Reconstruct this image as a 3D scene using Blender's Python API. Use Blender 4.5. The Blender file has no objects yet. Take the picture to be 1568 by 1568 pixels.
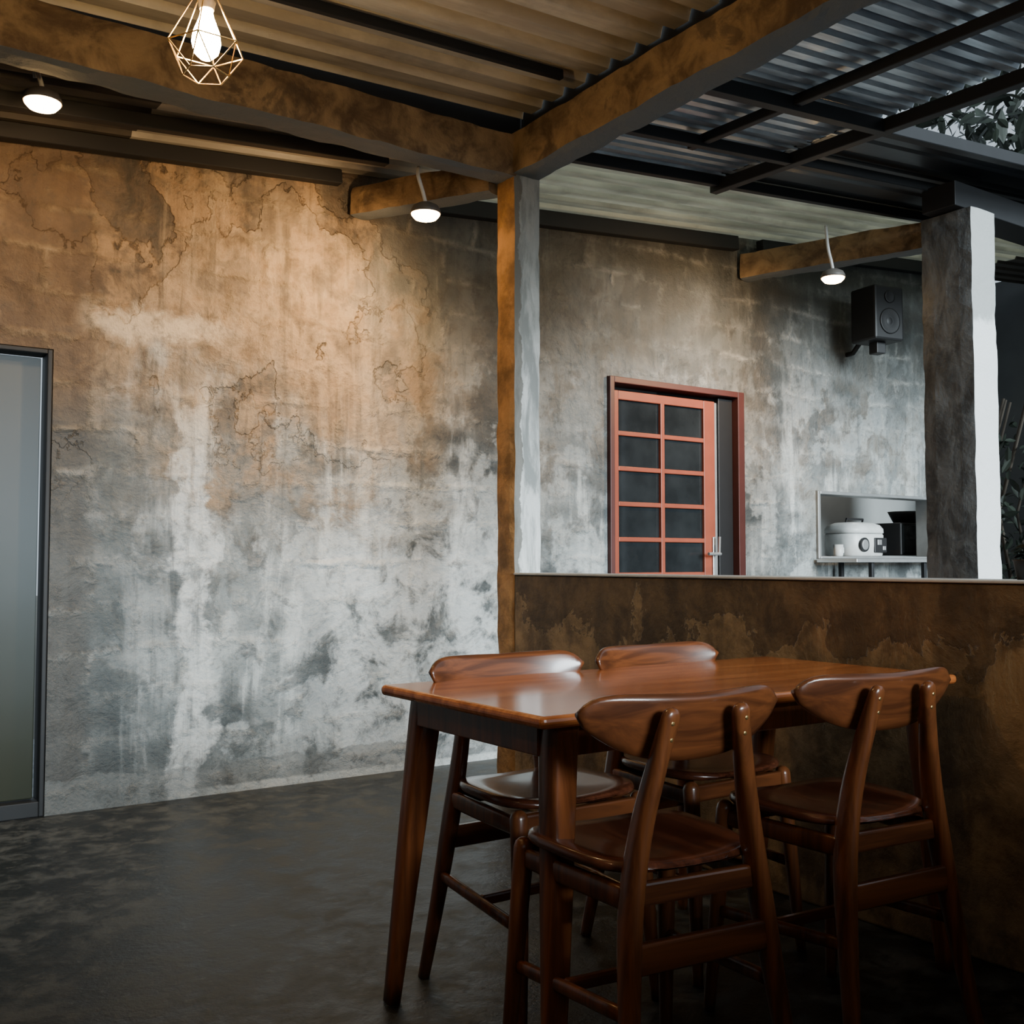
import bpy, bmesh, math, random
from mathutils import Vector, Matrix, noise
random.seed(7)
S=bpy.context.scene
col=S.collection
# ------------------------------------------------------------------ node helpers
def new_mat(name):
    m=bpy.data.materials.new(name); m.use_nodes=True
    nt=m.node_tree; b=nt.nodes['Principled BSDF']
    return m,nt,b
def nd(nt,typ,ins={},out=0,**props):
    n=nt.nodes.new(typ)
    for k,v in props.items(): setattr(n,k,v)
    for k,v in ins.items():
        if isinstance(v,bpy.types.NodeSocket): nt.links.new(v,n.inputs[k])
        else: n.inputs[k].default_value=v
    return n.outputs[out]
def c4(c): return (c[0],c[1],c[2],1.0)
def mixc(nt,f,a,b,blend='MIX'):
    n=nt.nodes.new('ShaderNodeMix'); n.data_type='RGBA'; n.blend_type=blend; n.clamp_factor=True
    for i,v in ((0,f),(6,a),(7,b)):
        if isinstance(v,bpy.types.NodeSocket): nt.links.new(v,n.inputs[i])
        elif i==0: n.inputs[0].default_value=v
        else: n.inputs[i].default_value=c4(v)
    return n.outputs[2]
def mth(nt,op,a,b=0.0,clamp=False):
    n=nt.nodes.new('ShaderNodeMath'); n.operation=op; n.use_clamp=clamp
    for i,v in ((0,a),(1,b)):
        if isinstance(v,bpy.types.NodeSocket): nt.links.new(v,n.inputs[i])
        else: n.inputs[i].default_value=v
    return n.outputs[0]
def sstep(nt,v,a,b,lo=0.0,hi=1.0):
    n=nt.nodes.new('ShaderNodeMapRange'); n.interpolation_type='SMOOTHSTEP'
    nt.links.new(v,n.inputs[0])
    n.inputs[1].default_value=a; n.inputs[2].default_value=b
    n.inputs[3].default_value=lo; n.inputs[4].default_value=hi
    return n.outputs[0]
def coords(nt,scale=(1,1,1),loc=(0,0,0)):
    tc=nt.nodes.new('ShaderNodeTexCoord')
    return nd(nt,'ShaderNodeMapping',{0:tc.outputs['Object'],1:loc,3:scale})
def nz(nt,vec,scale,detail=5,rough=.55,dist=0.0):
    return nd(nt,'ShaderNodeTexNoise',{'Vector':vec,'Scale':scale,'Detail':detail,'Roughness':rough,'Distortion':dist})
def bump(nt,b,h,strength=.5,dist=.02):
    o=nd(nt,'ShaderNodeBump',{'Height':h,'Strength':strength,'Distance':dist})
    nt.links.new(o,b.inputs['Normal'])
def simple(name,c,rough=.5,metal=0.0,emit=0.0,ecol=None,var=.25,vs=12,coat=0):
    m,nt,b=new_mat(name)
    v=nz(nt,coords(nt),vs,4)
    d=tuple(x*(1-var) for x in c); l=tuple(min(1,x*(1+var)) for x in c)
    nt.links.new(mixc(nt,v,d,l),b.inputs['Base Color'])
    b.inputs['Roughness'].default_value=rough; b.inputs['Metallic'].default_value=metal
    b.inputs['Coat Weight'].default_value=coat
    if emit:
        b.inputs['Emission Color'].default_value=c4(ecol or c); b.inputs['Emission Strength'].default_value=emit
    return m
# ------------------------------------------------------------------ materials
def plaster(name,kind):
    m,nt,b=new_mat(name)
    P=coords(nt)
    sep=nt.nodes.new('ShaderNodeSeparateXYZ'); nt.links.new(P,sep.inputs[0])
    X,Y,Z=sep.outputs
    warp=nz(nt,P,3.0,4); w2=nz(nt,P,1.1,3)
    mid=nz(nt,P,4.5,8,.65,.4)
    fine=nz(nt,P,28,6,.7)
    M=lambda a,b: mth(nt,'MULTIPLY',a,b)
    A=lambda a,b: mth(nt,'ADD',a,b)
    Sb=lambda a,b: mth(nt,'SUBTRACT',a,b)
    if kind=='wall':
        big=nz(nt,P,1.3,8,.6,.2)
        patch=nz(nt,coords(nt,(1,1,.8),(3.3,1.7,5.1)),1.15,10,.60,.1)
        patch2=nz(nt,coords(nt,(1,1,1),(8.3,1.7,2.1)),2.3,9,.62,.2)
        med=nz(nt,P,9,7,.68,.3)
        vst=nz(nt,coords(nt,(6,6,.8)),1.0,8,.62,.4)
        vst2=nz(nt,coords(nt,(16,16,1.5)),1.0,6,.65,.3)
        hst=nz(nt,coords(nt,(1.8,1.8,9)),1.0,6,.6,.3)
        bx=nd(nt,'ShaderNodeCombineXYZ',{0:A(X,M(mid,.14)),1:A(Z,M(A(w2,M(mid,.65)),.12))})
        def brick(ms):
            br=nt.nodes.new('ShaderNodeTexBrick'); nt.links.new(bx,br.inputs['Vector'])
            br.inputs['Color1'].default_value=(0,0,0,1); br.inputs['Color2'].default_value=(1,1,1,1); br.inputs['Mortar'].default_value=(.5,.5,.5,1)
            br.inputs['Scale'].default_value=1; br.inputs['Brick Width'].default_value=.40; br.inputs['Row Height'].default_value=.195
            br.inputs['Mortar Size'].default_value=ms; br.inputs['Mortar Smooth'].default_value=1.0
            return br
        br=brick(.030); brs=brick(.085)
        brk=A(A(M(hst,.5),M(patch2,.9)),M(Sb(med,.5),.9))
        mort=M(br.outputs['Fac'],sstep(nt,brk,.62,.98))
        msoft=M(brs.outputs['Fac'],sstep(nt,A(vst,M(med,.6)),.68,.97))
        g=mixc(nt,sstep(nt,big,.37,.60),(.046,.055,.058),(.27,.30,.30))
        g=mixc(nt,M(br.outputs['Color'],.28),g,(.05,.055,.055))
        g=mixc(nt,M(msoft,.72),g,(.60,.64,.635))
        g=mixc(nt,M(sstep(nt,vst,.53,.64),.5),g,(.66,.70,.69))
        g=mixc(nt,M(sstep(nt,mid,.50,.60),.6),g,(.060,.070,.072))
        g=mixc(nt,M(sstep(nt,patch2,.53,.58),.5),g,(.54,.58,.575))
        g=mixc(nt,M(sstep(nt,vst2,.55,.68),.42),g,(.065,.073,.073))
        low_daylight=M(sstep(nt,X,1.9,2.5),M(sstep(nt,Z,1.6,.9,0,.7),sstep(nt,X,3.6,3.2)))
        g=mixc(nt,M(low_daylight,sstep(nt,mid,.60,.45)),g,(.68,.72,.72))  # paints the brighter daylight near the pillar into the wall colour
        w=mixc(nt,sstep(nt,mid,.36,.60),(.038,.023,.011),(.31,.205,.11))
        w=mixc(nt,M(sstep(nt,patch,.50,.510),.55),w,mixc(nt,sstep(nt,med,.35,.65),(.15,.10,.055),(.48,.36,.225)))
        w=mixc(nt,M(sstep(nt,patch,.43,.42),.8),w,mixc(nt,sstep(nt,med,.35,.65),(.020,.014,.009),(.11,.072,.042)))
        w=mixc(nt,M(sstep(nt,patch2,.57,.60),.45),w,(.075,.05,.03))
        w=mixc(nt,M(sstep(nt,vst,.50,.64),.35),w,(.48,.36,.22))
        w=mixc(nt,M(sstep(nt,vst2,.5,.66),.55),w,(.045,.031,.018))
        hz=A(Z,M(Sb(big,.5),2.6)); hz=A(hz,M(Sb(mid,.5),.8))
        bm=sstep(nt,hz,1.1,2.05)
        lx=sstep(nt,A(X,M(warp,.5)),2.4,3.6,1.0,.28)
        bm=M(bm,lx)
        c=mixc(nt,M(bm,.92),g,w)
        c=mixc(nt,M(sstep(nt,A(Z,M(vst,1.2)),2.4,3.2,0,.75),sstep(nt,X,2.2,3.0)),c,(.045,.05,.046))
        nb=A(X,M(Sb(mid,.5),.25))
        c=mixc(nt,M(sstep(nt,nb,1.06,1.2,1,0),.85),c,mixc(nt,med,(.02,.014,.01),(.16,.10,.055)))
        nb2=sstep(nt,A(X,M(Sb(big,.5),1.2)),1.15,1.75,.72,0)
        c=mixc(nt,M(nb2,sstep(nt,Z,1.9,1.6,0,1)),c,mixc(nt,med,(.025,.031,.035),(.10,.115,.115)))  # lower left darkened in colour to imitate its weaker lighting
        c=mixc(nt,M(mort,.48),c,mixc(nt,bm,(.66,.69,.67),(.47,.38,.26)))
        dx=mth(nt,'ABSOLUTE',Sb(A(X,A(M(Sb(warp,.5),.30),M(Sb(mid,.5),.40))),1.60))
        sm=M(sstep(nt,dx,.06,.11,1,0),sstep(nt,A(Z,M(Sb(mid,.5),.8)),1.75,2.05,1,0))
        sm=M(sm,sstep(nt,vst2,.64,.44,.35,1)); sm=M(sm,sstep(nt,med,.62,.45,.55,1))
        dz=mth(nt,'ABSOLUTE',Sb(A(Z,M(Sb(mid,.5),.4)),2.17))
        sm2=M(sstep(nt,dz,.01,.09,1,0),M(sstep(nt,X,1.02,1.2),sstep(nt,X,1.5,1.95,1,0)))
        c=mixc(nt,M(mth(nt,'MAXIMUM',sm,sm2),.82),c,mixc(nt,sstep(nt,Z,1.4,2.0),(.66,.69,.68),(.60,.52,.40)))
        c=mixc(nt,sstep(nt,A(Z,M(Sb(mid,.5),.16)),.15,.14,0,.55),c,(.17,.18,.175))
        c=mixc(nt,M(sstep(nt,A(Z,M(Sb(med,.5),.03)),.045,.03,0,.7),sstep(nt,X,1.4,2.0)),c,(.62,.65,.63))
        c=mixc(nt,M(sstep(nt,med,.54,.66),.4),c,(.038,.038,.036))
        c=mixc(nt,M(sstep(nt,fine,.5,.72),.38),c,(.035,.035,.033))
        lay=A(sstep(nt,patch,.50,.508),sstep(nt,patch,.42,.43))
        lay=M(lay,M(sstep(nt,Z,1.2,1.9,.1,.8),sstep(nt,X,2.4,3.2,1,.2)))
        h=A(M(lay,.30),A(M(mid,.8),A(M(med,.4),A(M(fine,.2),M(mort,.35)))))
        b.inputs['Roughness'].default_value=.55
        bump(nt,b,h,.95,.035)
    elif kind=='brown':
        med=nz(nt,P,8,7,.65,.3)
        c=mixc(nt,sstep(nt,med,.35,.65),(.15,.095,.046),(.38,.25,.125))
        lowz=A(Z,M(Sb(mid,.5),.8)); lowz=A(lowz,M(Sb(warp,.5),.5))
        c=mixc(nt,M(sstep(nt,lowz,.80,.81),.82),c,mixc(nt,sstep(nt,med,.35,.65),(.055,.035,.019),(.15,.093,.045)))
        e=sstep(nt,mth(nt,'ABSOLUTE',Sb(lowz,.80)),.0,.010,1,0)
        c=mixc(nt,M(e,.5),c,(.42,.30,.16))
        c=mixc(nt,M(sstep(nt,fine,.5,.8),.35),c,(.06,.04,.022))
        c=mixc(nt,sstep(nt,nz(nt,coords(nt,(6,6,1)),1,5),.5,.66,0,.6),c,(.08,.053,.028))
        bump(nt,b,A(M(sstep(nt,lowz,.80,.81),.3),A(mid,M(fine,.25))),.7,.025)
        b.inputs['Roughness'].default_value=.65
    elif kind=='beam':
        c=mixc(nt,sstep(nt,nz(nt,P,6,9,.62,.5),.32,.66),(.09,.055,.027),(.34,.23,.12))
        c=mixc(nt,M(sstep(nt,mid,.55,.62),.6),c,(.07,.05,.032))
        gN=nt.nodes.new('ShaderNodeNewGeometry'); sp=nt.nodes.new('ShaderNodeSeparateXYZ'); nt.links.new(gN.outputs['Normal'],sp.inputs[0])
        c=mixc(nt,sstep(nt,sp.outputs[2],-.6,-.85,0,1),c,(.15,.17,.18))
        bump(nt,b,A(mid,M(fine,.35)),.8,.02)
        b.inputs['Roughness'].default_value=.75
    elif kind=='pillar':
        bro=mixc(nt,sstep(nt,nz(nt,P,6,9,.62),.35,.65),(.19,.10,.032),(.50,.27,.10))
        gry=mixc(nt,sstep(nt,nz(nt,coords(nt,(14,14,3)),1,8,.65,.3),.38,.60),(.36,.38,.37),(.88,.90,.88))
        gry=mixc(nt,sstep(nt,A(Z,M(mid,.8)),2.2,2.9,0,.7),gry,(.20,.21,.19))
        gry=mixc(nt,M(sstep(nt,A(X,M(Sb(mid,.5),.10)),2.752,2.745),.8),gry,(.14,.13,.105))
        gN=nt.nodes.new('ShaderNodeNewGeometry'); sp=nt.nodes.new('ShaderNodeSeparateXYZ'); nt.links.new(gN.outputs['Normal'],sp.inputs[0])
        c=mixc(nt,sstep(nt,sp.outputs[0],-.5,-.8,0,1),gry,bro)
        bump(nt,b,A(mid,M(fine,.3)),.8,.02)
        b.inputs['Roughness'].default_value=.7
    elif kind=='pillar_grey':
        c=mixc(nt,sstep(nt,nz(nt,coords(nt,(5,5,2.2)),2,8,.7,.6),.35,.65),(.055,.06,.063),(.16,.17,.172))
        gN=nt.nodes.new('ShaderNodeNewGeometry'); sp=nt.nodes.new('ShaderNodeSeparateXYZ'); nt.links.new(gN.outputs['Normal'],sp.inputs[0])
        wh=mixc(nt,sstep(nt,A(Z,M(mid,.5)),2.6,2.7,0,1),(.85,.87,.86),(.42,.44,.43))
        c=mixc(nt,sstep(nt,sp.outputs[1],-.5,-.8,0,1),c,wh)  # side facing the daylight painted white, its lighting put into the colour
        bump(nt,b,A(mid,M(fine,.3)),.8,.02)
        b.inputs['Roughness'].default_value=.7
    nt.links.new(c,b.inputs['Base Color'])
    return m
M_wall=plaster('plaster_wall','wall'); M_brown=plaster('brown_plaster','brown')
M_beam=plaster('rough_beam','beam'); M_pil=plaster('pillar_plaster','pillar'); M_pil2=plaster('pillar_grey_plaster','pillar_grey')
def floor_mat():
    m,nt,b=new_mat('polished_concrete')
    a=nz(nt,coords(nt,(1,1,1)),8,8,.7,.2); f=nz(nt,coords(nt),26,5,.65)
    l=nz(nt,coords(nt),1.2,3)
    k=mth(nt,'ADD',a,mth(nt,'MULTIPLY',mth(nt,'SUBTRACT',l,.5),.2))
    c=mixc(nt,sstep(nt,k,.42,.64),(.009,.012,.014),(.080,.094,.10))
    c=mixc(nt,mth(nt,'MULTIPLY',sstep(nt,f,.6,.72),.5),c,(.17,.18,.175))
    nt.links.new(c,b.inputs['Base Color'])
    nt.links.new(sstep(nt,k,.40,.66,.34,.60),b.inputs['Roughness'])
    b.inputs['Specular IOR Level'].default_value=.4
    bump(nt,b,mth(nt,'ADD',a,mth(nt,'MULTIPLY',f,.5)),.4,.015)
    return m
M_floor=floor_mat()
def wood(name,dark,light,axis,rough=.28,coat=.4):
    m,nt,b=new_mat(name)
    sc=[26,26,26]; sc[axis]=1.6
    g=nz(nt,coords(nt,tuple(sc)),1.0,6,.6,.8); g2=nz(nt,coords(nt),3,3)
    c=mixc(nt,sstep(nt,g,.3,.72),dark,light)
    c=mixc(nt,mth(nt,'MULTIPLY',g2,.4),c,dark)
    nt.links.new(c,b.inputs['Base Color'])
    b.inputs['Roughness'].default_value=rough; b.inputs['Coat Weight'].default_value=coat; b.inputs['Coat Roughness'].default_value=.12
    bump(nt,b,g,.10,.002)
    return m
M_tab=wood('table_wood',(.34,.085,.020),(.74,.24,.065),0,.24,.6)
M_tabv=wood('table_leg_wood',(.085,.024,.008),(.34,.10,.028),2)
M_chv=wood('chair_wood',(.070,.022,.009),(.28,.088,.027),2)
M_chx=wood('chair_back_wood',(.07,.022,.009),(.26,.080,.025),0)
M_seat=wood('seat_wood',(.065,.020,.010),(.20,.058,.026),1,.25,.5)
def roofm(name,a,bc,rough,metal=.0,trans=0):
    m,nt,b=new_mat(name)
    n1=nz(nt,coords(nt,(.7,6,1)),1.5,6,.65); n2=nz(nt,coords(nt),5,5,.6)
    c=mixc(nt,sstep(nt,n1,.35,.65),a,bc); c=mixc(nt,mth(nt,'MULTIPLY',sstep(nt,n2,.5,.8),.4),c,tuple(x*.5 for x in a))
    nt.links.new(c,b.inputs['Base Color']); b.inputs['Roughness'].default_value=rough; b.inputs['Metallic'].default_value=metal
    if trans:
        t=nd(nt,'ShaderNodeBsdfTranslucent',{'Color':c}); ms=nt.nodes.new('ShaderNodeMixShader'); ms.inputs[0].default_value=trans
        nt.links.new(b.outputs[0],ms.inputs[1]); nt.links.new(t,ms.inputs[2]); nt.links.new(ms.outputs[0],nt.nodes['Material Output'].inputs[0])
    return m
M_rtan=roofm('roof_sheet_tan',(.56,.49,.38),(.88,.80,.65),.42,.0)
M_rpale=roofm('roof_sheet_pale',(.58,.57,.49),(.84,.82,.71),.5,.0,.6)
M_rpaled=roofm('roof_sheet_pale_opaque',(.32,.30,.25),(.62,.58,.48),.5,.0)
M_rdb=roofm('roof_sheet_dark_brown',(.03,.026,.022),(.08,.068,.052),.6,.0)
M_rblue=roofm('roof_sheet_blue',(.26,.30,.35),(.66,.72,.78),.30,.45)
M_rdark=roofm('roof_sheet_dark',(.016,.018,.022),(.04,.045,.052),.35,.2)
M_steel=simple('black_steel',(.012,.013,.015),.6,.1)
M_red=simple('red_door_paint',(.27,.058,.028),.45,vs=8)
M_dred=simple('dark_red_frame',(.080,.021,.017),.5,vs=8)
M_glass=simple('dark_glazing',(.016,.019,.021),.06,vs=5,var=.85)  # mottled base colour imitates reflections in the panes
def frost():
    m,nt,b=new_mat('frosted_door_panel')
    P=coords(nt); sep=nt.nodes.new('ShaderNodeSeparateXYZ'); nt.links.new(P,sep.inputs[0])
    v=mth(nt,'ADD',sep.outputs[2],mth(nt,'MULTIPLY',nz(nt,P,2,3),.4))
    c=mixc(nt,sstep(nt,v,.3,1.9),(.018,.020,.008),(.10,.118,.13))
    nt.links.new(c,b.inputs['Base Color']); b.inputs['Roughness'].default_value=.55; b.inputs['Specular IOR Level'].default_value=.3
    return m
M_frost=frost()
M_white=simple('white_enamel',(.62,.63,.61),.4)
M_grey=simple('grey_metal',(.30,.31,.31),.4,.4)
M_greyp=simple('grey_paint',(.24,.25,.245),.7,vs=2)
M_fence=simple('dark_plaster',(.035,.037,.037),.8,vs=2,var=.6)
M_alum=simple('brushed_aluminium',(.55,.56,.56),.35,.7)
M_black=simple('black_plastic',(.010,.010,.011),.5)
M_bulb=simple('lit_bulb',(1,.8,.5),.3,emit=310,ecol=(1,.66,.30),var=0)
M_bulb_fill=simple('lit_bulb_fill',(1,.8,.5),.3,emit=120,ecol=(1,.64,.29),var=0)
M_disk=simple('lit_spot_lens',(1,.85,.6),.3,emit=55,ecol=(1,.60,.24),var=0)
M_brass=simple('cage_brass',(.6,.40,.16),.3,.9)
M_lampb=simple('lamp_body',(.10,.09,.08),.5)
M_leaf=simple('leaf_green',(.022,.03,.022),.5,var=.6,vs=4)
M_bark=simple('bark',(.05,.04,.03),.9)
M_ground=simple('outside_ground',(.10,.095,.08),.9,vs=2)
# ------------------------------------------------------------------ mesh helpers
def finish(bm,name,mat,parent=None,smooth=False,loc=None):
    me=bpy.data.meshes.new(name); bm.normal_update(); bm.to_mesh(me); bm.free()
    o=bpy.data.objects.new(name,me); col.objects.link(o)
    if mat: me.materials.append(mat)
    if smooth:
        for p in me.polygons: p.use_smooth=True
    if parent: o.parent=parent
    if loc: o.location=loc
    return o
def add_box(bm,x0,x1,y0,y1,z0,z1,bev=0.0,seg=2,mat=None):
    b2=bmesh.new(); bmesh.ops.create_cube(b2,size=1)
    for v in b2.verts: v.co=Vector((x0+(v.co.x+.5)*(x1-x0),y0+(v.co.y+.5)*(y1-y0),z0+(v.co.z+.5)*(z1-z0)))
    if bev>0: bmesh.ops.bevel(b2,geom=list(b2.edges),offset=bev,segments=seg,profile=.5,affect='EDGES')
    if mat is not None: bmesh.ops.transform(b2,matrix=mat,verts=b2.verts)
    bmesh.ops.recalc_face_normals(b2,faces=b2.faces)
    me=bpy.data.meshes.new('t'); b2.to_mesh(me); b2.free(); bm.from_mesh(me); bpy.data.meshes.remove(me)
def box(name,x0,x1,y0,y1,z0,z1,mat,parent=None,bev=.004,seg=2):
    bm=bmesh.new(); add_box(bm,x0,x1,y0,y1,z0,z1,bev,seg); return finish(bm,name,mat,parent)
def empty(name,loc=(0,0,0),rz=0):
    e=bpy.data.objects.new(name,None); e.location=loc; e.rotation_euler=(0,0,rz); e.empty_display_size=.1; col.objects.link(e); return e
def bar(bm,p,q,w,h,bev=.003):
    p=Vector(p); q=Vector(q); d=q-p; L=d.length; d.normalize()
    up=Vector((0,0,1)) if abs(d.z)<.9 else Vector((0,1,0))
    s=d.cross(up).normalized(); u=s.cross(d)
    m=Matrix(((s.x,d.x,u.x,p.x),(s.y,d.y,u.y,p.y),(s.z,d.z,u.z,p.z),(0,0,0,1)))
    add_box(bm,-w/2,w/2,0,L,-h/2,h/2,bev,1,m)
def rough_beam(name,p,q,w,h,mat,parent=None,amp=.007,seed=0):
    p=Vector(p); q=Vector(q); d=q-p; L=d.length; d.normalize()
    up=Vector((0,0,1)) if abs(d.z)<.9 else Vector((0,1,0))
    s=d.cross(up).normalized(); u=s.cross(d)
    nseg=max(2,int(L/.05)); per=[]
    k=4
    for i in range(k): per.append((-w/2+w*i/k,-h/2))
    for i in range(k): per.append((w/2,-h/2+h*i/k))
    for i in range(k): per.append((w/2-w*i/k,h/2))
    for i in range(k): per.append((-w/2,h/2-h*i/k))
    bm=bmesh.new(); rings=[]
    for j in range(nseg+1):
        r=[]
        for (a,b) in per:
            pos=p+d*(L*j/nseg)+s*a+u*b
            n=noise.noise_vector(pos*6+Vector((seed,0,0)))*amp+noise.noise_vector(pos*22)*amp*.5
            cor=(abs(a)>w/2-1e-5 and abs(b)>h/2-1e-5)
            if cor: pos-= (s*a+u*b).normalized()*(.006+.012*max(0,noise.noise(pos*9)))
            r.append(bm.verts.new(pos+n))
        rings.append(r)
    K=len(per)
    for j in range(nseg):
        for i in range(K):
            bm.faces.new((rings[j][i],rings[j][(i+1)%K],rings[j+1][(i+1)%K],rings[j+1][i]))
    bm.faces.new(rings[0][::-1]); bm.faces.new(rings[-1])
    bmesh.ops.recalc_face_normals(bm,faces=bm.faces)
    return finish(bm,name,mat,parent)
def catmull(pts,n):
    P=[pts[0]]+list(pts)+[pts[-1]]; out=[]
    for i in range(1,len(P)-2):
        for j in range(n):
            t=j/n
            out.append(tuple(.5*((2*b)+(-a+c)*t+(2*a-5*b+4*c-d)*t*t+(-a+3*b-3*c+d)*t**3) for a,b,c,d in zip(P[i-1],P[i],P[i+1],P[i+2])))
    out.append(tuple(pts[-1])); return out
def sweep(bm,pts,ref=(1,0,0),n=14,e=2.6,sub=5,round_end=True):
    P=catmull([tuple(p) for p in pts],sub)
    rings=[]; ref=Vector(ref)
    seq=[]
    for i,p in enumerate(P):
        a=Vector(P[max(0,i-1)][:3]); b=Vector(P[min(len(P)-1,i+1)][:3]); t=(b-a).normalized()
        seq.append((Vector(p[:3]),t,p[3],p[4]))
    if round_end:
        c,t,a,b=seq[-1]
        for k in (.5,.8,.95): seq.append((c+t*(a*k),t,a*math.sqrt(1-k*k),b*math.sqrt(1-k*k)))
    for c,t,a,b in seq:
        s=(ref-t*ref.dot(t)).normalized(); u=t.cross(s)
        r=[]
        for k in range(n):
            th=2*math.pi*k/n; cx=math.cos(th); sy=math.sin(th)
            r.append(bm.verts.new(c+s*(a*math.copysign(abs(cx)**(2/e),cx))+u*(b*math.copysign(abs(sy)**(2/e),sy))))
        rings.append(r)
    for j in range(len(rings)-1):
        for k in range(n): bm.faces.new((rings[j][k],rings[j][(k+1)%n],rings[j+1][(k+1)%n],rings[j+1][k]))
    bm.faces.new(rings[0][::-1]); bm.faces.new(rings[-1])
def tube(bm,pts,r,n=8):
    sweep(bm,[(p[0],p[1],p[2],r,r) for p in pts],ref=(.31,.77,.55),n=n,e=2,sub=1,round_end=False)
def lathe(bm,prof,c=(0,0,0),n=24,mtx=None):
    rings=[]
    for r,z in prof:
        ring=[]
        for k in range(n):
            a=2*math.pi*k/n; v=Vector((r*math.cos(a),r*math.sin(a),z))
            if mtx: v=mtx@v
            ring.append(bm.verts.new(v+Vector(c)))
        rings.append(ring)
    for j in range(len(rings)-1):
        for k in range(n): bm.faces.new((rings[j][k],rings[j][(k+1)%n],rings[j+1][(k+1)%n],rings[j+1][k]))
    bm.faces.new(rings[0][::-1]); bm.faces.new(rings[-1])
# ------------------------------------------------------------------ shell
YB=4.87; XP=2.71; YP=3.88; YQ=4.03
box('floor',-3,9.5,-4,7.0,-.10,0,M_floor,bev=0)
box('ground_outside',-30,40,-30,40,-.25,-.11,M_ground,bev=0)
def wall_holes(name,x0,x1,y0,y1,z0,z1,holes,mat):
    xs=sorted({x0,x1,*[h[0] for h in holes],*[h[1] for h in holes]})
    zs=sorted({z0,z1,*[h[2] for h in holes],*[h[3] for h in holes]})
    bm=bmesh.new(); V={}
    def v(x,y,z):
        k=(round(x,4),round(y,4),round(z,4))
        if k not in V: V[k]=bm.verts.new((x,y,z))
        return V[k]
    def solid(i,j):
        if i<0 or j<0 or i>=len(xs)-1 or j>=len(zs)-1: return False
        cx=(xs[i]+xs[i+1])/2; cz=(zs[j]+zs[j+1])/2
        return not any(h[0]<cx<h[1] and h[2]<cz<h[3] for h in holes)
    for i in range(len(xs)-1):
        for j in range(len(zs)-1):
            if not solid(i,j): continue
            a,b,c,d=xs[i],xs[i+1],zs[j],zs[j+1]
            bm.faces.new((v(a,y0,c),v(b,y0,c),v(b,y0,d),v(a,y0,d)))
            bm.faces.new((v(a,y1,c),v(a,y1,d),v(b,y1,d),v(b,y1,c)))
            if not solid(i-1,j): bm.faces.new((v(a,y0,c),v(a,y0,d),v(a,y1,d),v(a,y1,c)))
            if not solid(i+1,j): bm.faces.new((v(b,y0,c),v(b,y1,c),v(b,y1,d),v(b,y0,d)))
            if not solid(i,j-1): bm.faces.new((v(a,y0,c),v(a,y1,c),v(b,y1,c),v(b,y0,c)))
            if not solid(i,j+1): bm.faces.new((v(a,y0,d),v(b,y0,d),v(b,y1,d),v(a,y1,d)))
    bmesh.ops.recalc_face_normals(bm,faces=bm.faces)
    return finish(bm,name,mat)
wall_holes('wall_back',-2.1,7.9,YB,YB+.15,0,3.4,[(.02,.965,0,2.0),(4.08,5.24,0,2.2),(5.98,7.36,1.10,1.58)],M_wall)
box('wall_left',-2.25,-2.1,-3,YB+.15,0,3.2,M_wall,bev=0)
box('sun_block_wall',-2.1,XP-.002,-1.0,-.86,0,1.36,M_brown,bev=.008)  # unseen parapet added to keep low sun off the furniture
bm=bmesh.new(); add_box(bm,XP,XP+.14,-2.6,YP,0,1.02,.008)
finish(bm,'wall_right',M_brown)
box('trim_1',XP-.006,XP+.15,-2.6,YP-.001,1.021,1.031,M_white,bev=.003)
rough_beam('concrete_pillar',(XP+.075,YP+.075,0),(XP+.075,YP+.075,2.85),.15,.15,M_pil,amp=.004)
rough_beam('concrete_pillar',(5.31,3.33,0),(5.31,3.33,2.98),.23,.31,M_pil2,amp=.004)
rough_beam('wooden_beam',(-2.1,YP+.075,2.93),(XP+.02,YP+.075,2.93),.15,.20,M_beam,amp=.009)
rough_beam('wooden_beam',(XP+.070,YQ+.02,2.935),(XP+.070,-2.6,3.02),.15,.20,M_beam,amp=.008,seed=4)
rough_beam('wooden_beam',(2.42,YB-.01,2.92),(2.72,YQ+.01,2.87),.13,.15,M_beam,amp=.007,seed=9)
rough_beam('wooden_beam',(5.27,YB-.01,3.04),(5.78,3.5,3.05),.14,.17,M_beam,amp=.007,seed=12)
# roofs -----------------------------------------------------------
def zr(x,y): return 2.66+.082*x+.03*y
def zl(x,y): return 2.73+.08*x+.03*y
def zf(x,y): return 3.06+.04*x
def sheet(bm,x0,x1,y0,y1,zfun,pitch,amp,th=.004):
    ny=int((y1-y0)/pitch)+1; prof=[]
    for i in range(ny+1):
        y=y0+i*pitch
        prof+=[(y,0),(y+pitch*.50,0),(y+pitch*.60,amp),(y+pitch*.90,amp)]
    prof=[p for p in prof if p[0]<y1]+[(y1,0)]
    nx=12; g=[]
    for (y,a) in prof:
        g.append([bm.verts.new((x0+(x1-x0)*k/nx,y,zfun(x0+(x1-x0)*k/nx,y)+a)) for k in range(nx+1)])
    for i in range(len(g)-1):
        for k in range(nx): bm.faces.new((g[i][k],g[i][k+1],g[i+1][k+1],g[i+1][k]))
ce=empty('ceiling')
def roof(name,*a,mat):
    bm=bmesh.new(); sheet(bm,*a); o=finish(bm,name,mat,ce)
    md=o.modifiers.new('th','SOLIDIFY'); md.thickness=.004; md.offset=1
roof('sheet_front',-2.2,XP+.14,-2.7,YP+.13,zf,.16,.042,mat=M_rtan)
roof('sheet_rear_shade',-2.2,1.25,YP+.14,YB+.2,zl,.15,.03,mat=M_rdb)  # dark sheet colour stands in for the unlit rear-left ceiling
roof('sheet_rear',1.25,XP+.05,YP+.14,YB+.2,zl,.15,.03,mat=M_rpaled)
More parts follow.
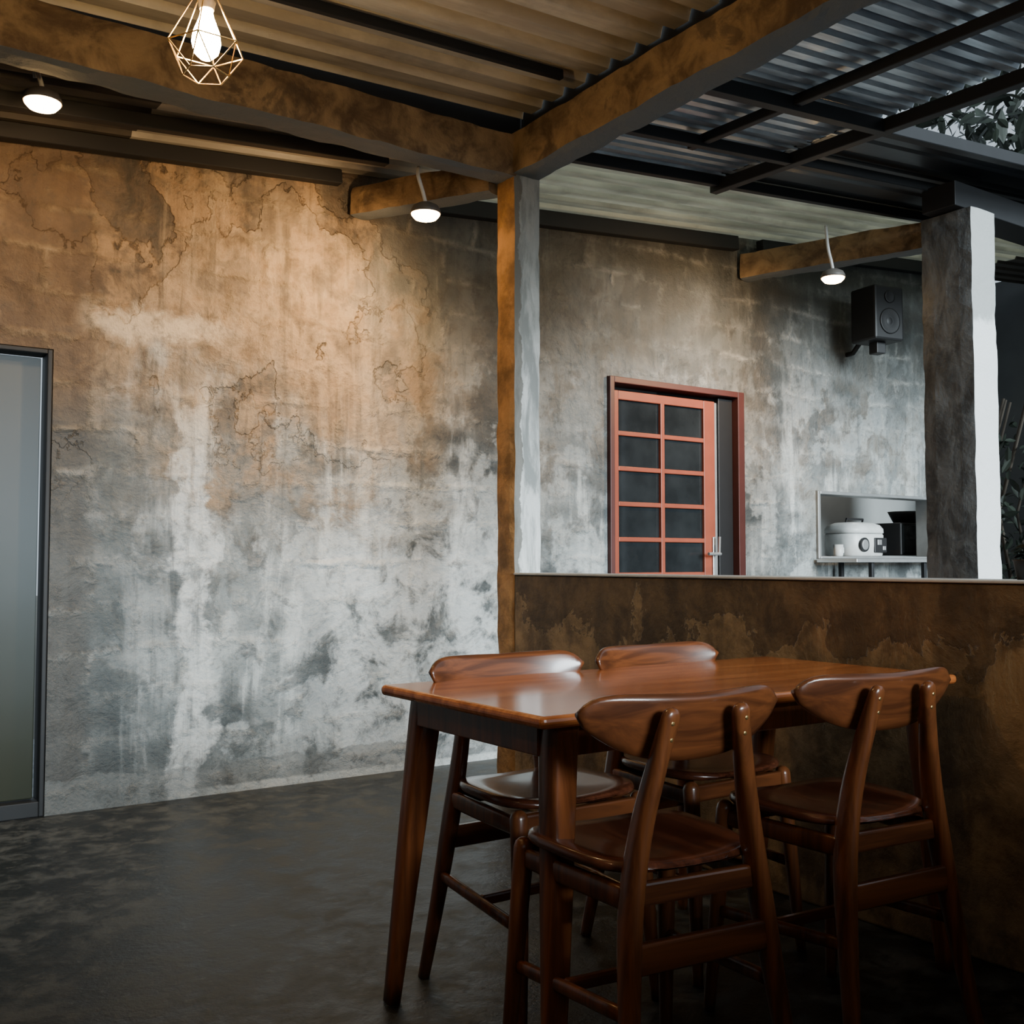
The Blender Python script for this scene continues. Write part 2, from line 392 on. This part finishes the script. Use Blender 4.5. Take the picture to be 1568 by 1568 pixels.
roof('sheet_corridor_rear',XP+.05,7.9,YP-.02,YB+.2,zr,.15,.03,mat=M_rpale)
roof('sheet_corridor_end',7.88,9.34,YP-.02,YB+.2,zr,.15,.03,mat=M_rdb)
roof('sheet_side',XP+.15,4.05,-2.7,YP+.02,zr,.08,.018,mat=M_rblue)
roof('sheet_dark',4.02,8.9,2.90,YP+.02,zr,.25,.008,mat=M_rdark)
bm=bmesh.new()
add_box(bm,-2.1,XP+.165,YP+.152,YP+.165,2.87,3.26,0); add_box(bm,XP+.147,XP+.16,-2.65,YP+.155,2.98,3.26,0)
finish(bm,'flashing',M_steel,ce)
bm=bmesh.new()
def rb(x0,y0,x1,y1,w=.05,h=.06,dz=-.04,f=zr): bar(bm,(x0,y0,f(x0,y0)+dz),(x1,y1,f(x1,y1)+dz),w,h)
rb(4.03,YP+.05,4.03,-2.7,.05,.06,-.05)
rb(3.42,YP-.4,3.42,-2.7,.035,.045,-.04)
rb(XP+.2,2.88,8.9,2.88,.05,.06,-.05)
rb(XP+.2,3.40,8.9,3.40,.04,.05,-.05)
rb(XP+.2,YP,8.9,YP,.04,.05,-.03)
rb(-2.1,YB-.05,XP-.42,YB-.05,.06,.07,-.04,zl)
rb(XP-.2,YB-.05,5.15,YB-.05,.06,.09,-.05)
rb(5.38,YB-.05,7.9,YB-.05,.06,.09,-.05)
rb(-2.1,YB-.42,XP-.35,YB-.42,.05,.06,-.04,zl)
rb(-.4,YB,-.4,YQ,.05,.07,-.05,zl)
rb(.6,3.50,XP-.02,3.50,.03,.04,-.02,zf)
add_box(bm,5.12,8.6,3.22,3.42,2.985,3.12,.004)
finish(bm,'steel_roof_frame',M_steel)
# ------------------------------------------------------------------ doors / service window
d=empty('door_1')
box('panel',.06,.925,YB+.05,YB+.09,.07,1.965,M_frost,d)
box('jamb_side',.942,.962,YB+.0,YB+.12,0,1.998,M_steel,d); box('jamb_left',.022,.055,YB-.01,YB+.12,0,1.998,M_steel,d)
box('head',.055,.942,YB+.0,YB+.12,1.978,1.998,M_steel,d); box('threshold',.055,.942,YB+.0,YB+.12,0,.065,M_steel,d)
d=empty('door_2')
x0,x1=4.082,5.238
box('frame_left',x0,x0+.035,YB-.03,YB+.12,0,2.198,M_dred,d); box('frame_right',x1-.06,x1,YB-.03,YB+.12,0,2.198,M_dred,d)
box('frame_head',x0+.035,x1-.06,YB-.03,YB+.12,2.16,2.198,M_dred,d)
lx0,lx1=x0+.04,4.99
yy=(YB+.0,YB+.045)
box('stile_left',lx0,lx0+.05,*yy,.02,2.12,M_red,d); box('stile_right',lx1-.10,lx1,*yy,.02,2.12,M_red,d)
box('rail_top',lx0+.05,lx1-.10,*yy,2.065,2.12,M_red,d); box('rail_bottom',lx0+.05,lx1-.10,*yy,.02,.5,M_red,d)
mx=(lx0+.05+lx1-.10)/2
box('muntin_upright',mx-.016,mx+.016,YB-.002,YB+.04,.5,2.07,M_red,d)
for i,z in enumerate((1.86,1.645,1.43,1.215,1.0,.75)):
    box('muntin_%d'%i,lx0+.05,lx1-.10,YB+.001,YB+.038,z-.014,z+.014,M_red,d)
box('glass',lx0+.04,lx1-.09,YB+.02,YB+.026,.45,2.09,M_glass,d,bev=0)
box('edge_gap',lx1+.012,lx1+.05,YB+.03,YB+.06,.02,2.12,M_alum,d)
box('second_leaf',lx1+.055,x1-.063,YB+.02,YB+.06,.02,2.15,M_black,d)
bm=bmesh.new(); add_box(bm,4.955,4.985,YB-.012,YB,.98,1.24,.004); tube(bm,[(4.97,YB-.01,1.13),(4.97,YB-.06,1.13),(4.86,YB-.065,1.13)],.010); tube(bm,[(4.97,YB-.05,1.13),(4.97,YB-.055,1.24)],.008)
finish(bm,'handle',M_alum,d)
w=empty('window_1')
for n,a in (('frame_left',(5.982,6.01,YB-.02,YB+.13,1.102,1.578)),('frame_right',(7.33,7.358,YB-.02,YB+.13,1.102,1.578)),('frame_top',(6.01,7.33,YB-.02,YB+.13,1.555,1.578)),('sill',(6.01,7.33,YB-.02,YB+.13,1.102,1.118))):
    box(n,*a,M_grey,w)
box('wall_pantry',3.4,9.3,YB+1.05,YB+1.15,0,3.4,M_greyp,bev=0)
box('wall_pantry_side',5.45,5.55,YB+.152,YB+1.048,0,3.2,M_fence,bev=0)
box('wall_store_side',3.4,3.5,YB+.152,YB+1.048,0,3.2,M_fence,bev=0)
box('ceiling_pantry',5.56,8.2,YB+.16,YB+1.04,2.3,2.35,M_greyp,bev=0)
sh=empty('counter_shelf')
box('top',5.95,7.42,YB-.36,YB-.025,1.075,1.10,M_alum,sh)
for i,x in enumerate((6.15,6.75,7.3)): box('leg_%d'%i,x,x+.03,YB-.33,YB-.30,0,1.075,M_steel,sh)
for i,x in enumerate((6.15,7.3)): box('leg_b%d'%i,x,x+.03,YB-.08,YB-.05,0,1.075,M_steel,sh)
ct=empty('pantry_counter'); box('top',5.9,8.2,YB+.17,YB+.75,1.08,1.12,M_grey,ct); box('body',5.95,8.15,YB+.22,YB+.7,0,1.08,M_lampb,ct)
# rice cooker
em=empty('rice_cooker',(6.92,YB+.40,1.12))
def sqlathe(bm,prof,e=3.2,n=40):
    rings=[]
    for a,b,z in prof:
        r=[]
        for k in range(n):
            th=2*math.pi*k/n; cx=math.cos(th); sy=math.sin(th)
            r.append(bm.verts.new((a*math.copysign(abs(cx)**(2/e),cx),b*math.copysign(abs(sy)**(2/e),sy),z)))
        rings.append(r)
    for j in range(len(rings)-1):
        for k in range(n): bm.faces.new((rings[j][k],rings[j][(k+1)%n],rings[j+1][(k+1)%n],rings[j+1][k]))
    bm.faces.new(rings[0][::-1]); bm.faces.new(rings[-1])
bm=bmesh.new(); sqlathe(bm,[(.20,.15,0),(.215,.165,.012),(.225,.17,.09),(.225,.17,.165),(.218,.165,.175)]); finish(bm,'body',M_white,em,True)
bm=bmesh.new(); sqlathe(bm,[(.218,.165,.178),(.228,.172,.185),(.225,.17,.215),(.20,.15,.245),(.15,.11,.262),(.05,.04,.268)]); finish(bm,'lid',M_white,em,True)
bm=bmesh.new(); sqlathe(bm,[(.214,.161,.172),(.214,.161,.181)]); add_box(bm,.02,.17,-.178,-.155,.03,.145,.006); tube(bm,[(-.10,0,.255),(-.10,-.01,.292),(.10,-.01,.292),(.10,0,.255)],.009)
R=Matrix.Rotation(math.radians(90),4,'X')
lathe(bm,[(.055,-.012),(.055,.010),(.045,.010)],(-.095,-.164,.09),24,R); finish(bm,'trim_and_handle',M_black,em)
bm=bmesh.new(); lathe(bm,[(.040,.0),(.040,.014),(.030,.016)],(-.095,-.164,.09),24,R); add_box(bm,.05,.10,-.183,-.176,.09,.13,.002); add_box(bm,.115,.15,-.183,-.176,.05,.08,.002); finish(bm,'dial_and_display',M_alum,em)
mg=empty('coffee_mug',(6.60,YB+.30,1.12))
bm=bmesh.new(); lathe(bm,[(.030,0),(.036,.01),(.038,.09),(.034,.09),(.032,.015)]); tube(bm,[(.036,0,.07),(.062,0,.065),(.062,0,.03),(.036,0,.022)],.005); finish(bm,'mug',M_white,mg,True)
mw=empty('microwave_oven',(7.58,YB+.42,1.12))
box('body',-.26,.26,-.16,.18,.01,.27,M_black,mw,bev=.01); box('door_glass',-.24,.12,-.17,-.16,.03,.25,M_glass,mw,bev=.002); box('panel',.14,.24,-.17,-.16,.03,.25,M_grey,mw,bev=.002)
bm=bmesh.new(); lathe(bm,[(.10,.27),(.14,.35),(.15,.37),(.14,.37),(.10,.30)],(0.05,0,0)); finish(bm,'bowl',M_black,mw,True)
pl=bpy.data.lights.new('pantry_fill_light','POINT'); pl.energy=7; pl.color=(1,.95,.88); pl.shadow_soft_size=.05
plo=bpy.data.objects.new('light',pl); col.objects.link(plo)
pe=empty('pantry_fill',(7.4,YB+.6,2.2)); plo.parent=pe; plo.location=(0,0,-.08)  # added lamp out of view, brightens the pantry interior
bm=bmesh.new(); lathe(bm,[(.06,0),(.06,.09),(.02,.10)],n=16); finish(bm,'housing',M_white,pe,True)
sp=empty('wall_speaker',(6.29,YB-.30,2.80),math.radians(-10))
bm=bmesh.new(); add_box(bm,-.13,.13,-.12,.12,-.19,.19,.015); finish(bm,'cabinet',M_black,sp)
bm=bmesh.new()
lathe(bm,[(.090,.0),(.090,.008),(.08,.008),(.03,-.0),(.02,.004)],(0,-.119,-.06),24,R); lathe(bm,[(.045,.0),(.045,.008),(.035,.008),(.01,.004)],(0,-.119,.11),20,R); finish(bm,'drivers',M_black,sp,True)
bm=bmesh.new(); tube(bm,[(0,.1,-.1),(0,.24,-.22),(0,.31,-.22)],.018); add_box(bm,-.04,.04,-.04,.04,-.27,-.18,.006); finish(bm,'bracket',M_black,sp)
# ------------------------------------------------------------------ lamps
def pendant(x,y,z,mb):
    e=empty('pendant_lamp',(x,y,z))
    T=[Vector((.022*math.cos(math.pi/3*i),.022*math.sin(math.pi/3*i),.125)) for i in range(6)]
    Mv=[Vector((.096*math.cos(math.pi/3*i),.096*math.sin(math.pi/3*i),-.02)) for i in range(6)]
    B=[Vector((.057*math.cos(math.pi/3*(i+.5)),.057*math.sin(math.pi/3*(i+.5)),-.088)) for i in range(6)]
    bm=bmesh.new()
    for i in range(6):
        j=(i+1)%6
        for a,b in ((T[i],Mv[i]),(Mv[i],Mv[j]),(Mv[i],B[i]),(Mv[j],B[i]),(B[i],B[j]),(T[i],T[j])): tube(bm,[a,b],.0019,6)
    finish(bm,'cage',M_brass,e)
    bm=bmesh.new(); lathe(bm,[(.006,.19),(.02,.175),(.022,.10),(.018,.08)]); tube(bm,[(0,0,.18),(0,0,zf(x,y)-z+.005)],.004); finish(bm,'socket_and_cord',M_lampb,e)
    bm=bmesh.new(); lathe(bm,[(.014,.08),(.018,.06),(.033,.02),(.036,-.005),(.030,-.03),(.015,-.045),(.002,-.048)]); finish(bm,'bulb',mb,e,True)
pendant(.852,2.57,2.385,M_bulb)
pendant(-.55,1.3,2.3,M_bulb_fill)  # added lamp out of view, fills light on half wall and table legs
def spotlamp(x,y,z,topz,aim,power):
    e=empty('ceiling_spotlight',(x,y,z))
    bm=bmesh.new(); lathe(bm,[(.012,.055),(.03,.05),(.058,.035),(.068,.015),(.070,0.0),(.066,0.0),(.06,.01)]); finish(bm,'housing',M_lampb,e,True)
    bm=bmesh.new(); sweep(bm,[(0,0,.05,.009,.009),(-.015,0,.10,.009,.009),(-.04,.0,.17,.009,.009),(-.02,.03,topz-z,.009,.009)],n=8,e=2,round_end=False); finish(bm,'conduit',M_white,e,True)
    bm=bmesh.new(); lathe(bm,[(.064,.012),(.064,-.006),(.05,-.022),(.03,-.029),(.005,-.031)]); finish(bm,'lens',M_disk,e,True)
    l=bpy.data.lights.new('spot','SPOT'); l.energy=power; l.color=(1,.62,.29); l.spot_size=math.radians(160); l.spot_blend=1; l.shadow_soft_size=.04
    lo=bpy.data.objects.new('lamp_light',l); col.objects.link(lo); lo.parent=e; lo.location=(0,0,-.08)
    lo.rotation_euler=(Vector(aim)).to_track_quat('-Z','Y').to_euler()
spotlamp(2.385,4.12,2.66,2.88,(-.35,.8,-.60),125)
spotlamp(4.98,3.91,2.72,3.03,(-.20,.8,-.65),105)
spotlamp(.775,4.20,2.80,2.90,(.2,.7,-.5),20)
# ------------------------------------------------------------------ table
t=empty('dining_table',(1.24,1.68,0))
L=1.40; W=.68; H=.775
bm=bmesh.new()
add_box(bm,0,L,0,W,H-.026,H,.011,3); finish(bm,'top',M_tab,t)
bm=bmesh.new()
add_box(bm,.09,L-.09,.055,.075,H-.095,H-.026,.003); add_box(bm,.09,L-.09,W-.075,W-.055,H-.095,H-.026,.003)
add_box(bm,.055,.075,.09,W-.09,H-.095,H-.026,.003); add_box(bm,L-.075,L-.055,.09,W-.09,H-.095,H-.026,.003)
finish(bm,'aprons',M_tabv,t)
i=0
for sx,sy in ((-1,-1),(-1,1),(1,-1),(1,1)):
    i+=1; cx=.097 if sx<0 else L-.085; cy=.072 if sy<0 else W-.072
    bm=bmesh.new(); k=.065 if sx<0 else .02
    sweep(bm,[(cx+sx*k,cy+sy*.06,0,.018,.018),(cx+sx*k*.5,cy+sy*.03,.38,.027,.027),(cx+sx*.008,cy+sy*.005,.68,.033,.033),(cx,cy,H-.027,.034,.034)],n=16,e=5,round_end=False)
    finish(bm,'leg_%d'%i,M_tabv,t,True)
# ------------------------------------------------------------------ chairs
def chair(x,y,rz,hw=.245):
    e=empty('dining_chair',(x,y,0),rz)
    SZ=.045
    bm=bmesh.new(); n=40; rings=[]
    def outline(k,s,z):
        a=2*math.pi*k/n; cx=math.cos(a); sy=math.sin(a)
        X=.195*math.copysign(abs(cx)**(2/3.6),cx); Y=.185*math.copysign(abs(sy)**(2/3.6),sy)
        X*=1+.08*Y/.185
        return Vector((X*s,Y*s-.02,z+SZ-.012*math.cos(min(1,abs(X*s)/.19)*math.pi/2)*(1 if z>.47 else 0)))
    for s,z in ((.92,.458),(.98,.460),(1.0,.466),(1.0,.474),(.985,.481),(.95,.484),(.75,.483),(.5,.480),(.25,.478)):
        rings.append([bm.verts.new(outline(k,s,z)) for k in range(n)])
    for j in range(len(rings)-1):
        for k in range(n): bm.faces.new((rings[j][k],rings[j][(k+1)%n],rings[j+1][(k+1)%n],rings[j+1][k]))
    bm.faces.new(rings[0][::-1]); bm.faces.new(rings[-1]); finish(bm,'seat',M_seat,e,True)
    for i,s in enumerate((-1,1)):
        bm=bmesh.new()
        sweep(bm,[(s*.198,-.275,0,.013,.016),(s*.176,-.242,.2,.016,.021),(s*.152,-.212,.43,.018,.029),(s*.128,-.210,.58,.017,.026),(s*.098,-.228,.72,.017,.019),(s*.082,-.244,.795,.019,.013)],n=16,e=2.6,sub=6)
        finish(bm,'back_leg_%d'%(i+1),M_chv,e,True)
        bm=bmesh.new()
        sweep(bm,[(s*.205,.175,0,.013,.013),(s*.193,.155,.25,.018,.018),(s*.183,.135,.485,.021,.021)],n=16,e=2.3)
        finish(bm,'front_leg_%d'%(i+1),M_chv,e,True)
        bm=bmesh.new()
        sweep(bm,[(s*.183,.135,.465,.011,.020),(s*.168,-.03,.465,.011,.022),(s*.150,-.212,.465,.011,.022)],ref=(1,0,0),n=12,e=3.5,round_end=False)
        sweep(bm,[(s*.193,.155,.24,.009,.014),(s*.173,-.235,.27,.009,.014)],ref=(1,0,0),n=12,e=3,round_end=False)
        finish(bm,'side_rails_%d'%(i+1),M_chv,e,True)
    bm=bmesh.new()
    add_box(bm,-.155,.155,-.236,-.216,.335,.392,.006,3); add_box(bm,-.148,.148,-.215,-.195,.45,.493,.005); add_box(bm,-.18,.18,.125,.145,.45,.493,.005); add_box(bm,-.180,.180,-.04,-.02,.245,.27,.005)
    finish(bm,'cross_rails',M_chx,e)
    bm=bmesh.new(); NU=40; NV=8; F=[];B=[]
    for i in range(NU+1):
        u=-1+2*i/NU; uu=max(-.997,min(.997,u))
        h=.128*(1-abs(uu)**2.8)**.55
        zt=.832-.034*abs(u)**10+.006*abs(u)
        f=[];b_=[]
        for j in range(NV+1):
            v=j/NV; z=zt-h*v
            yc=-.216+.045*u*u+.022*(.828-z)/.12
            th=.009*(math.sin(math.pi*min(1,max(0,.08+.84*v))))**.5
            f.append(bm.verts.new((hw*u,yc+th,z))); b_.append(bm.verts.new((hw*u,yc-th,z)))
        F.append(f);B.append(b_)
    for i in range(NU):
        for j in range(NV):
            bm.faces.new((F[i][j],F[i+1][j],F[i+1][j+1],F[i][j+1])); bm.faces.new((B[i][j],B[i][j+1],B[i+1][j+1],B[i+1][j]))
        bm.faces.new((F[i][0],B[i][0],B[i+1][0],F[i+1][0])); bm.faces.new((F[i][NV],F[i+1][NV],B[i+1][NV],B[i][NV]))
    for i in (0,NU):
        for j in range(NV): bm.faces.new((F[i][j],F[i][j+1],B[i][j+1],B[i][j]))
    bmesh.ops.recalc_face_normals(bm,faces=bm.faces); finish(bm,'backrest',M_chx,e,True)
    bm=bmesh.new()
    for s in (-1,1):
        for zz,yy_ in ((.785,-.257),(.755,-.252)): lathe(bm,[(.004,0),(.004,.003),(.002,.004)],(s*.086,yy_+.004,zz),10,Matrix.Rotation(math.radians(90),4,'X'))
    finish(bm,'screws',M_brass,e)
chair(1.465,1.67,math.radians(-7),.235)
chair(2.07,1.68,math.radians(-5),.25)
chair(1.61,2.16,math.pi)
chair(2.16,2.17,math.pi+.03)
# ------------------------------------------------------------------ outside
def leaves(bm,c,r,n,size):
    for i in range(n):
        while True:
            v=Vector((random.uniform(-1,1),random.uniform(-1,1),random.uniform(-1,1)))
            if v.length<=1: break
        p=Vector(c)+Vector((v.x*r[0],v.y*r[1],v.z*r[2]))
        s=size*random.uniform(.6,1.3)
        R_=Matrix.Rotation(random.uniform(0,6.28),3,'Z')@Matrix.Rotation(random.uniform(-1.2,1.2),3,'X')@Matrix.Rotation(random.uniform(-1,1),3,'Y')
        sh=[(0,-1,0),(.32,-.45,.06),(.36,.2,.08),(0,1,0),(-.36,.2,.08),(-.32,-.45,.06)]
        vs=[bm.verts.new(p+R_@(Vector(q)*s)) for q in sh]
        bm.faces.new((vs[0],vs[1],vs[2],vs[3])); bm.faces.new((vs[0],vs[3],vs[4],vs[5]))
tr=empty('tree',(0,0,0))
bm=bmesh.new(); leaves(bm,(9.2,5.0,5.6),(3.0,2.6,1.7),3400,.11); finish(bm,'foliage',M_leaf,tr)
bm=bmesh.new()
sweep(bm,[(10.6,3.6,-.11,.16,.16),(10.5,3.8,1.8,.12,.12),(10.0,4.1,3.6,.09,.09),(9.2,4.8,5.4,.05,.05)],n=10,e=2)
sweep(bm,[(10.3,3.9,2.9,.06,.06),(9.4,4.2,4.5,.035,.035),(7.8,4.6,5.1,.02,.02)],n=8,e=2); finish(bm,'trunk',M_bark,tr)
box('wall_outside',9.35,9.45,-1,7,0,3.7,M_fence,bev=0)  # neighbouring wall, made taller to cut sky light into the corridor
hd=empty('shrub')
bm=bmesh.new(); leaves(bm,(8.75,4.95,1.5),(.35,.45,.8),220,.07); leaves(bm,(8.8,5.2,.7),(.35,.45,.6),160,.09); finish(bm,'foliage',M_leaf,hd)
bm=bmesh.new()
for i in range(7):
    x=8.75+random.uniform(-.2,.25); y=5.0+random.uniform(-.3,.3); tube(bm,[(x,y,0),(x+.05,y+.05,.7),(x-.1,y+.1,1.5),(x+.05,y-.1,2.5)],.012)
finish(bm,'stems',M_bark,hd)
pp=empty('potted_plant',(XP+.075,1.555,1.031))
bm=bmesh.new(); lathe(bm,[(.030,0),(.040,.05),(.043,.055),(.036,.055),(.034,.045)]); finish(bm,'pot',M_black,pp,True)
bm=bmesh.new(); leaves(bm,(0,0,.075),(.035,.035,.03),40,.022); finish(bm,'leaves',M_leaf,pp)
# ------------------------------------------------------------------ light
wd=bpy.data.worlds.new('overcast'); S.world=wd; wd.use_nodes=True
bg=wd.node_tree.nodes['Background']; bg.inputs[0].default_value=(.74,.88,1.0,1); bg.inputs[1].default_value=.75
sl=bpy.data.lights.new('sun','SUN'); sl.energy=7.6; sl.angle=math.radians(22); sl.color=(.82,.94,1)
so=bpy.data.objects.new('sun',sl); col.objects.link(so); so.rotation_euler=Vector((-.0,.97,-.22)).to_track_quat('-Z','Y').to_euler(); so.location=(0,-6,6)
# ------------------------------------------------------------------ camera
cd=bpy.data.cameras.new('camera'); cd.sensor_width=36; cd.lens=36*1620/1568
co=bpy.data.objects.new('camera',cd); col.objects.link(co); co.location=(0,0,1.08)
co.rotation_euler=(math.radians(90+2.69),0,math.radians(-34.8)); cd.clip_start=.05
S.camera=co
